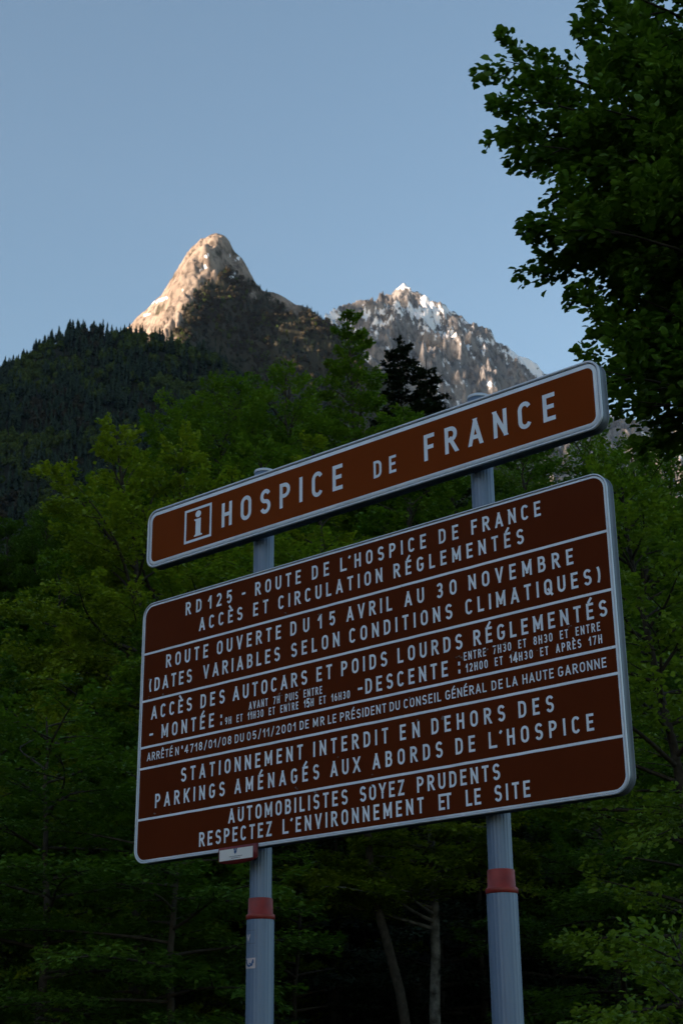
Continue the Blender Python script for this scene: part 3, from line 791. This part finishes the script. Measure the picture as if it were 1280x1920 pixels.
ACC = {'É': ('E', [[(.40, 1.20), (.72, 1.36)]]), 'È': ('E', [[(.60, 1.20), (.28, 1.36)]]), 'Ê': ('E', [[(.2, 1.18), (.5, 1.34)], [(.5, 1.34), (.8, 1.18)]])}
def clip(poly, lo, hi):
    for sgn, lim in ((1, lo), (-1, -hi)):
        out = []
        for k in range(len(poly)):
            a, b = poly[k], poly[(k + 1) % len(poly)]
            ia, ib = sgn * a[1] >= lim - 1e-9, sgn * b[1] >= lim - 1e-9
            if ia: out.append(a)
            if ia != ib:
                t = (sgn * lim - a[1]) / (b[1] - a[1]); out.append((a[0] + t * (b[0] - a[0]), a[1] + t * (b[1] - a[1])))
        poly = out
        if not poly: break
    return poly
def glyph(mb, ch, u, v, cap, wd, th, y0):
    strokes = GL[ch][1] if ch not in ACC else GL['E'][1] + ACC[ch][1]
    t = th
    for si, st in enumerate(strokes):
        P = np.array([(t / 2 + X * (wd - t), t / 2 + Y * (cap - t)) for X, Y in st])
        keep = [0] + [k for k in range(1, len(P)) if np.hypot(*(P[k] - P[k - 1])) > 1e-6]; P = P[keep]
        closed = len(P) > 4 and np.hypot(*(P[0] - P[-1])) < 1e-5
        d = np.diff(P, axis=0); d /= np.linalg.norm(d, axis=1)[:, None]; nn = np.stack([-d[:, 1], d[:, 0]], -1)
        if not closed and ch not in "'°":
            diag = min(abs(d[0, 0]), abs(d[0, 1])) > .12
            e = t * (.75 if diag and len(P) == 2 else .5)
            curved = len(P) > 4
            if not (curved and ch in 'CGS23569'): P[0] = P[0] - d[0] * e
            if not (curved and ch in 'CGS23569'): P[-1] = P[-1] + d[-1] * e
        off = []
        for k in range(len(P)):
            a = nn[k - 1] if k > 0 else (nn[-1] if closed else nn[0]); b = nn[k] if k < len(nn) else (nn[0] if closed else nn[-1])
            m_ = a + b; m_ /= np.linalg.norm(m_) + 1e-9; off.append(m_ * min(1.6, 1 / max(.4, m_ @ a)) * t / 2)
        lo, hi = (0, cap) if (ch not in "()/Q'°") else (-cap, 2 * cap)
        if ch in ACC and si >= 4: lo, hi = -cap, 2 * cap
        y = y0 - .00018 * si
        for k in range(len(P) - 1):
            q = clip([tuple(P[k] + off[k]), tuple(P[k] - off[k]), tuple(P[k + 1] - off[k + 1]), tuple(P[k + 1] + off[k + 1])], lo, hi)
            if len(q) >= 3: mb.add([(u + a - U0, y, SZ + v + b) for a, b in q], [list(range(len(q)))])
def word(mb, txt, u0, u1, v, cap, wscale=1.0, th=.155, y0=-.0012, big=None):
    ws = [GL[ACC[c][0] if c in ACC else c][0] * cap * wscale for c in txt]
    gap = (u1 - u0 - sum(ws)) / max(1, len(txt) - 1)
    u = u0
    for k, (c, wd) in enumerate(zip(txt, ws)):
        if len(txt) == 1 and c not in ':-': wd = max(wd, min(u1 - u0, .6 * cap))
        if len(txt) == 1 and c == '-': wd = u1 - u0
        if c != ' ':
            if big and k == big: glyph(mb, c, u - wd * .08, v - cap * .08, cap * 1.2, wd * 1.25, cap * .2, y0 - .001)
            else: glyph(mb, c, u, v, cap, wd, th * cap, y0)
        u += wd + gap
LINES = [
    (1.405, .079, [('RD', .362, .492), ('125', .549, .736), ('-', .815, .842), ('ROUTE', .918, 1.261), ('DE', 1.342, 1.465), ('L', 1.545, 1.590), ("'", 1.598, 1.622), ('HOSPICE', 1.645, 2.124), ('DE', 2.206, 2.329), ('FRANCE', 2.410, 2.825)]),
    (1.286, .079, [('ACCÈS', .477, .822), ('ET', .905, 1.019), ('CIRCULATION', 1.095, 1.832), ('RÉGLEMENTÉS', 1.907, 2.719)]),
    (1.116, .080, [('ROUTE', .210, .555), ('OUVERTE', .625, 1.116), ('DU', 1.185, 1.322), ('15', 1.387, 1.506), ('AVRIL', 1.585, 1.892), ('AU', 1.974, 2.100), ('30', 2.178, 2.305), ('NOVEMBRE', 2.379, 2.989)]),
    (.993, .080, [('(', .072, .100), ('DATES', .118, .428), ('VARIABLES', .519, 1.109), ('SELON', 1.191, 1.534), ('CONDITIONS', 1.602, 2.273), ('CLIMATIQUES', 2.354, 3.080), (')', 3.104, 3.130)]),
    (.825, .080, [('ACCÈS', .100, .434), ('DES', .503, .694), ('AUTOCARS', .757, 1.306), ('ET', 1.372, 1.481), ('POIDS', 1.544, 1.852), ('LOURDS', 1.920, 2.327), ('RÉGLEMENTÉS', 2.394, 3.150)]),
    (.702, .080, [('-', .090, .121), ('MONTÉE', .191, .613), (':', .664, .684), ('-', 1.655, 1.686), ('DESCENTE', 1.705, 2.233), (':', 2.296, 2.316)]),
    (.755, .0425, [('AVANT 7H PUIS ENTRE', .881, 1.411)]),
    (.699, .0425, [('9H ET 11H30 ET ENTRE 15H ET 16H30', .700, 1.601, 22)]),
    (.762, .0425, [('ENTRE 7H30 ET 8H30 ET ENTRE', 2.332, 3.107)]),
    (.701, .0425, [('12H00 ET 14H30 ET APRÈS 17H', 2.342, 3.112, 10)]),
    (.584, .0475, [('ARRÊTÉ', .077, .289), ('N°', .310, .371), ('4718/01/08', .386, .751), ('DU', .777, .846), ('05/11/2001', .869, 1.224), ('DE', 1.253, 1.317), ('MR', 1.347, 1.426), ('LE', 1.450, 1.507), ('PRÉSIDENT', 1.533, 1.839), ('DU', 1.861, 1.927), ('CONSEIL', 1.952, 2.185), ('GÉNÉRAL', 2.212, 2.458), ('DE', 2.488, 2.553), ('LA', 2.575, 2.638), ('HAUTE', 2.666, 2.841), ('GARONNE', 2.865, 3.125)]),
    (.425, .080, [('STATIONNEMENT', .362, 1.275), ('INTERDIT', 1.348, 1.848), ('EN', 1.923, 2.047), ('DEHORS', 2.120, 2.558), ('DES', 2.634, 2.831)]),
    (.304, .080, [('PARKINGS', .157, .707), ('AMÉNAGÉS', .781, 1.388), ('AUX', 1.465, 1.663), ('ABORDS', 1.745, 2.184), ('DE', 2.261, 2.378), ('L', 2.457, 2.504), ("'", 2.515, 2.540), ('HOSPICE', 2.562, 3.037)]),
    (.150, .078, [('AUTOMOBILISTES', .738, 1.578), ('SOYEZ', 1.658, 1.942), ('PRUDENTS', 2.021, 2.513)]),
    (.048, .078, [('RESPECTEZ', .518, 1.056), ('L', 1.133, 1.175), ("'", 1.184, 1.208), ('ENVIRONNEMENT', 1.225, 2.059), ('ET', 2.149, 2.225), ('LE', 2.310, 2.398), ('SITE', 2.476, 2.676)]),
]
for v, cap, words in LINES:
    mb = MB()
    for t_ in words:
        word(mb, t_[0], t_[1], t_[2], v, cap, (1.0 if cap > .06 else 1.08) if cap > .045 else .86, .155 if cap > .06 else .145, big=t_[3] if len(t_) > 3 else None)
    mb.build('lettering', M['white'], info)
for t_, a, b_, cap, v in (('HOSPICE', .642, 1.568, .151, 1.885), ('DE', 1.787, 1.942, .100, 1.883), ('FRANCE', 2.130, 2.946, .150, 1.8875)):
    mb = MB(); word(mb, t_, a, b_, v, cap); mb.build('lettering', M['white'], header)
# dividing lines
for va, vb in ((1.231, 1.237), (.943, .947), (.667, .671), (.543, .546), (.250, .256)):
    mb = MB(); h = .0065; n = 40; V = []; F = []
    rng = np.random.default_rng(int(va * 1000))
    for k in range(n + 1):
        u = .020 + 3.161 * k / n; vv_ = va + (vb - va) * k / n; e = rng.uniform(-.0006, .0006)
        V += [(u - U0, -.0011, SZ + vv_ - h + e), (u - U0, -.0011, SZ + vv_ + h + e)]
    for k in range(n): F.append([2 * k, 2 * k + 2, 2 * k + 3, 2 * k + 1])
    mb.add(V, F); mb.build('divider_line', M['white'], info)
# flaked film and lichen spots on the board
mb = MB(); rng = np.random.default_rng(3)
for k in range(46):
    line = LINES[rng.integers(0, len(LINES))]; wd_ = line[2][rng.integers(0, len(line[2]))]
    u = rng.uniform(wd_[1], wd_[2]); v = line[0] + (line[1] if rng.random() < .7 else -.035) + rng.normal(0, .006)
    for q in range(rng.integers(1, 4)):
        n = 7; a0 = rng.uniform(0, 6.28); r_ = rng.uniform(.0022, .0062)
        uu, vv_ = u + rng.normal(0, .008), v + rng.normal(0, .004)
        mb.add([(uu - U0 + r_ * rng.uniform(.5, 1.2) * math.cos(a0 + i * 6.283 / n) * 1.5, -.0026 - .00005 * q - .0000007 * k, SZ + vv_ + r_ * rng.uniform(.5, 1.2) * math.sin(a0 + i * 6.283 / n)) for i in range(n)], [list(range(n))])
mb.build('flaking', simple('flaking_film', (.20, .17, .16), .8, c2=(.07, .05, .045), scale=60), info)
# information pictogram
mb = MB(); t = .0155; u0, u1, v0, v1 = .331, .558, 1.8545, 2.068
for q in ([(u0, v0), (u1, v0), (u1 - t, v0 + t), (u0 + t, v0 + t)], [(u1, v0), (u1, v1), (u1 - t, v1 - t), (u1 - t, v0 + t)],
          [(u1, v1), (u0, v1), (u0 + t, v1 - t), (u1 - t, v1 - t)], [(u0, v1), (u0, v0), (u0 + t, v0 + t), (u0 + t, v1 - t)]):
    mb.add([(a - U0, -.0012, SZ + b_) for a, b_ in q], [[0, 1, 2, 3]])
c = .446
dot = [(c + .0235 * math.cos(k * .3491), 2.0235 + .0215 * math.sin(k * .3491)) for k in range(18)]
stem = [(c - .032, 1.883), (c + .036, 1.883), (c + .036, 1.8905), (c + .0225, 1.897), (c + .0225, 1.994), (c - .032, 1.994), (c - .032, 1.9865), (c - .0205, 1.980), (c - .0205, 1.897), (c - .032, 1.8905)]
for q in (dot, stem): mb.add([(a - U0, -.0012, SZ + b_) for a, b_ in q], [list(range(len(q)))])
mb.build('pictogram', M['white'], header)

# ---- posts
def fluted(mb, cx, cy, z0, z1, r, nf=22, depth=.0017, cap=False):
    n = nf * 6; P = []
    for k in range(n):
        a = 2 * math.pi * k / n; s_ = .5 + .5 * math.cos(nf * a); P.append(((r - depth * s_ ** 2) * math.cos(a), (r - depth * s_ ** 2) * math.sin(a)))
    zs = np.linspace(z0, z1, 6)
    V = [(cx + x, cy + y, z) for z in zs for x, y in P]; F = []
    for j in range(5):
        for k in range(n): F.append([j * n + k, j * n + (k + 1) % n, (j + 1) * n + (k + 1) % n, (j + 1) * n + k])
    if cap: F.append([5 * n + k for k in range(n)])
    mb.add(V, F)
def lathe(mb, cx, cy, prof_, n=48, cap=True):
    V = [(cx + r * math.cos(2 * math.pi * k / n), cy + r * math.sin(2 * math.pi * k / n), z) for r, z in prof_ for k in range(n)]; F = []
    for j in range(len(prof_) - 1):
        for k in range(n): F.append([j * n + k, j * n + (k + 1) % n, (j + 1) * n + (k + 1) % n, (j + 1) * n + k])
    if cap: F.append([(len(prof_) - 1) * n + k for k in range(n)])
    mb.add(V, F)
def in_sign(x, y):
    return (x - SX) * math.cos(SA) - (y - SY) * math.sin(SA)
posts = []
for (wx, wy) in ((-.4574, 8.2687), (.7287, 7.2820)):
    cx = in_sign(wx, wy) - U0; cy = .1275
    mb = MB(); zc = SZ - .356
    fluted(mb, cx, cy, -.3, zc, .0735)
    fluted(mb, cx, cy, zc - .02, SZ + 2.212, .0590, 20, .002, True)
    po = mb.build('post', M['post'], sign); posts.append((po, cx, cy))
    mb = MB(); lathe(mb, cx, cy, [(.0745, zc - .002), (.0775, zc), (.0775, zc + .020), (.0755, zc + .024), (.0665, zc + .030), (.0655, zc + .106), (.0640, zc + .109), (.0595, zc + .110)], cap=False)
    mb.build('collar', M['red'], po, False)
    mb = MB(); lathe(mb, cx, cy, [(.0605, SZ + 2.206), (.0612, SZ + 2.210), (.0612, SZ + 2.217), (.0590, SZ + 2.222), (.0, SZ + 2.223)], cap=False)
    mb.build('cap', M['alu'], po)
po, cx, cy = posts[0]
def patch(a0, a1, z0, z1, r, n=8, shape=None):
    V = []; F = []
    for k in range(n + 1):
        a = a0 + (a1 - a0) * k / n
        V += [(cx + r * math.sin(a), cy - r * math.cos(a), z0), (cx + r * math.sin(a), cy - r * math.cos(a), z1)]
    for k in range(n): F.append([2 * k, 2 * k + 2, 2 * k + 3, 2 * k + 1])
    return V, F
def on_post(mb, P, r):      # P: (angle, z) polygon
    mb.add([(cx + r * math.sin(a), cy - r * math.cos(a), z) for a, z in P], [list(range(len(P)))])
rs = .0748
mb = MB(); V, F = patch(-.62, .42, 2.243, 2.296, rs); mb.add(V, F)
st1 = mb.build('sticker', M['pink'], po); st1['label'] = 'torn pale sticker with blue blotches'
mb = MB(); rng = np.random.default_rng(9)
for k, (a, z, ra, rz_) in enumerate(((-.50, 2.286, .10, .006), (-.42, 2.274, .13, .008), (-.30, 2.262, .13, .009), (-.12, 2.256, .15, .008), (.10, 2.262, .13, .008), (.20, 2.274, .10, .009), (.24, 2.283, .07, .006), (-.05, 2.268, .08, .005), (-.36, 2.284, .07, .004))):
    on_post(mb, [(a + ra * rng.uniform(.6, 1.2) * math.cos(i * .698), z + rz_ * rng.uniform(.6, 1.2) * math.sin(i * .698)) for i in range(9)], rs + .0004 + .00006 * k)
mb.build('sticker', M['blue'], po)
mb = MB(); on_post(mb, [(-.52, 2.416), (.0, 2.416), (-.24, 2.378)], rs + .0002); mb.build('sticker', M['pink'], po)
mb = MB(); V, F = patch(-.70, .40, 2.435, 2.4365, rs + .0003); mb.add(V, F); V, F = patch(-.70, .40, 2.3685, 2.370, rs + .0003); mb.add(V, F)
V, F = patch(.39, .402, 2.3705, 2.4345, rs + .0003, 1); mb.add(V, F); mb.build('sticker', M['ink'], po)
# ---- maker's plate clipped to the lower edge
def plate():
    mb = MB(); n = 16; u0, u1 = .686, .966; top = .020
    prof_ = [(u0 + (u1 - u0) * k / n) for k in range(n + 1)]
    low_ = [-.060 - .014 * math.sin(math.pi * k / n) for k in range(n + 1)]
    low_[0] = -.056; low_[-1] = -.050
    V = []; yf, yb = -.019, -.007
    for y in (yf, yb):
        V += [(u - U0, y, SZ + b_) for u, b_ in zip(prof_, low_)] + [(u - U0, y, SZ + top) for u in prof_]
    m_ = n + 1; F = []
    for k in range(n):
        F += [[k, k + 1, m_ + k + 1, m_ + k], [2 * m_ + k + 1, 2 * m_ + k, 3 * m_ + k, 3 * m_ + k + 1],
              [k + 1, k, 2 * m_ + k, 2 * m_ + k + 1], [m_ + k, m_ + k + 1, 3 * m_ + k + 1, 3 * m_ + k]]
    F += [[0, m_, 3 * m_, 2 * m_], [m_ + n, n, 2 * m_ + n, 3 * m_ + n]]
    mb.add(V, F); o = mb.build('maker_plate', M['plum'], sign)
    def q(name, u0, u1, v0, v1, y, m, lab=None):
        b = MB(); b.add([(u0 - U0, y, SZ + v0), (u1 - U0, y, SZ + v0), (u1 - U0, y, SZ + v1), (u0 - U0, y, SZ + v1)], [[0, 1, 2, 3]])
        return b.build(name, m, o)
    q('plaque', .694, .940, -.052, .007, -.0205, M['plaque'])
    b = MB()
    for P in ([(.803, -.006), (.824, -.006), (.822, -.016), (.812, -.026), (.803, -.017)], [(.800, .0035), (.812, .0035), (.812, -.004), (.800, -.004)], [(.815, .0035), (.827, .004), (.826, -.004), (.815, -.004)]):
        P = [(u, v + .003) for u, v in P]; b.add([(u - U0, -.0212, SZ + v) for u, v in P], [list(range(len(P)))])
    b.build('emblem', M['blue'], o)
    b = MB(); u = .772; rng = np.random.default_rng(2)
    for z, s0, s1 in ((-.036, .768, .860), (-.0445, .784, .846)):
        u = s0
        while u < s1:
            w_ = rng.uniform(.0025, .0055); h = rng.uniform(.0035, .0050)
            b.add([(u - U0, -.0212, SZ + z), (u + w_ - U0, -.0212, SZ + z), (u + w_ - U0, -.0212, SZ + z + h), (u - U0, -.0212, SZ + z + h)], [[0, 1, 2, 3]]); u += w_ + .0022
    b.build('print', M['ink'], o)
plate()

# ------------------------------------------------------------------ the air of the valley
hz = MB()
X0_, X1_, Y0_, Y1_, Z0_, Z1_ = -7700, 7700, -7700, 7700, -140, 2700
hz.add([(X0_, Y0_, Z0_), (X1_, Y0_, Z0_), (X1_, Y1_, Z0_), (X0_, Y1_, Z0_), (X0_, Y0_, Z1_), (X1_, Y0_, Z1_), (X1_, Y1_, Z1_), (X0_, Y1_, Z1_)],
       [[3, 2, 1, 0], [4, 5, 6, 7], [0, 1, 5, 4], [1, 2, 6, 5], [2, 3, 7, 6], [3, 0, 4, 7]])
hm = bpy.data.materials.new('thin_haze'); hm.use_nodes = True
N_ = hm.node_tree.nodes; N_.clear(); ho = N_.new('ShaderNodeOutputMaterial'); hv = N_.new('ShaderNodeVolumePrincipled')
hv.inputs['Color'].default_value = (.58, .72, .98, 1); hv.inputs['Density'].default_value = 1.5e-5; hv.inputs['Anisotropy'].default_value = .3
hm.node_tree.links.new(hv.outputs[0], ho.inputs['Volume'])
tag(hz.build('haze', hm), 'thin blue air in the valley', 'haze', kind='stuff')
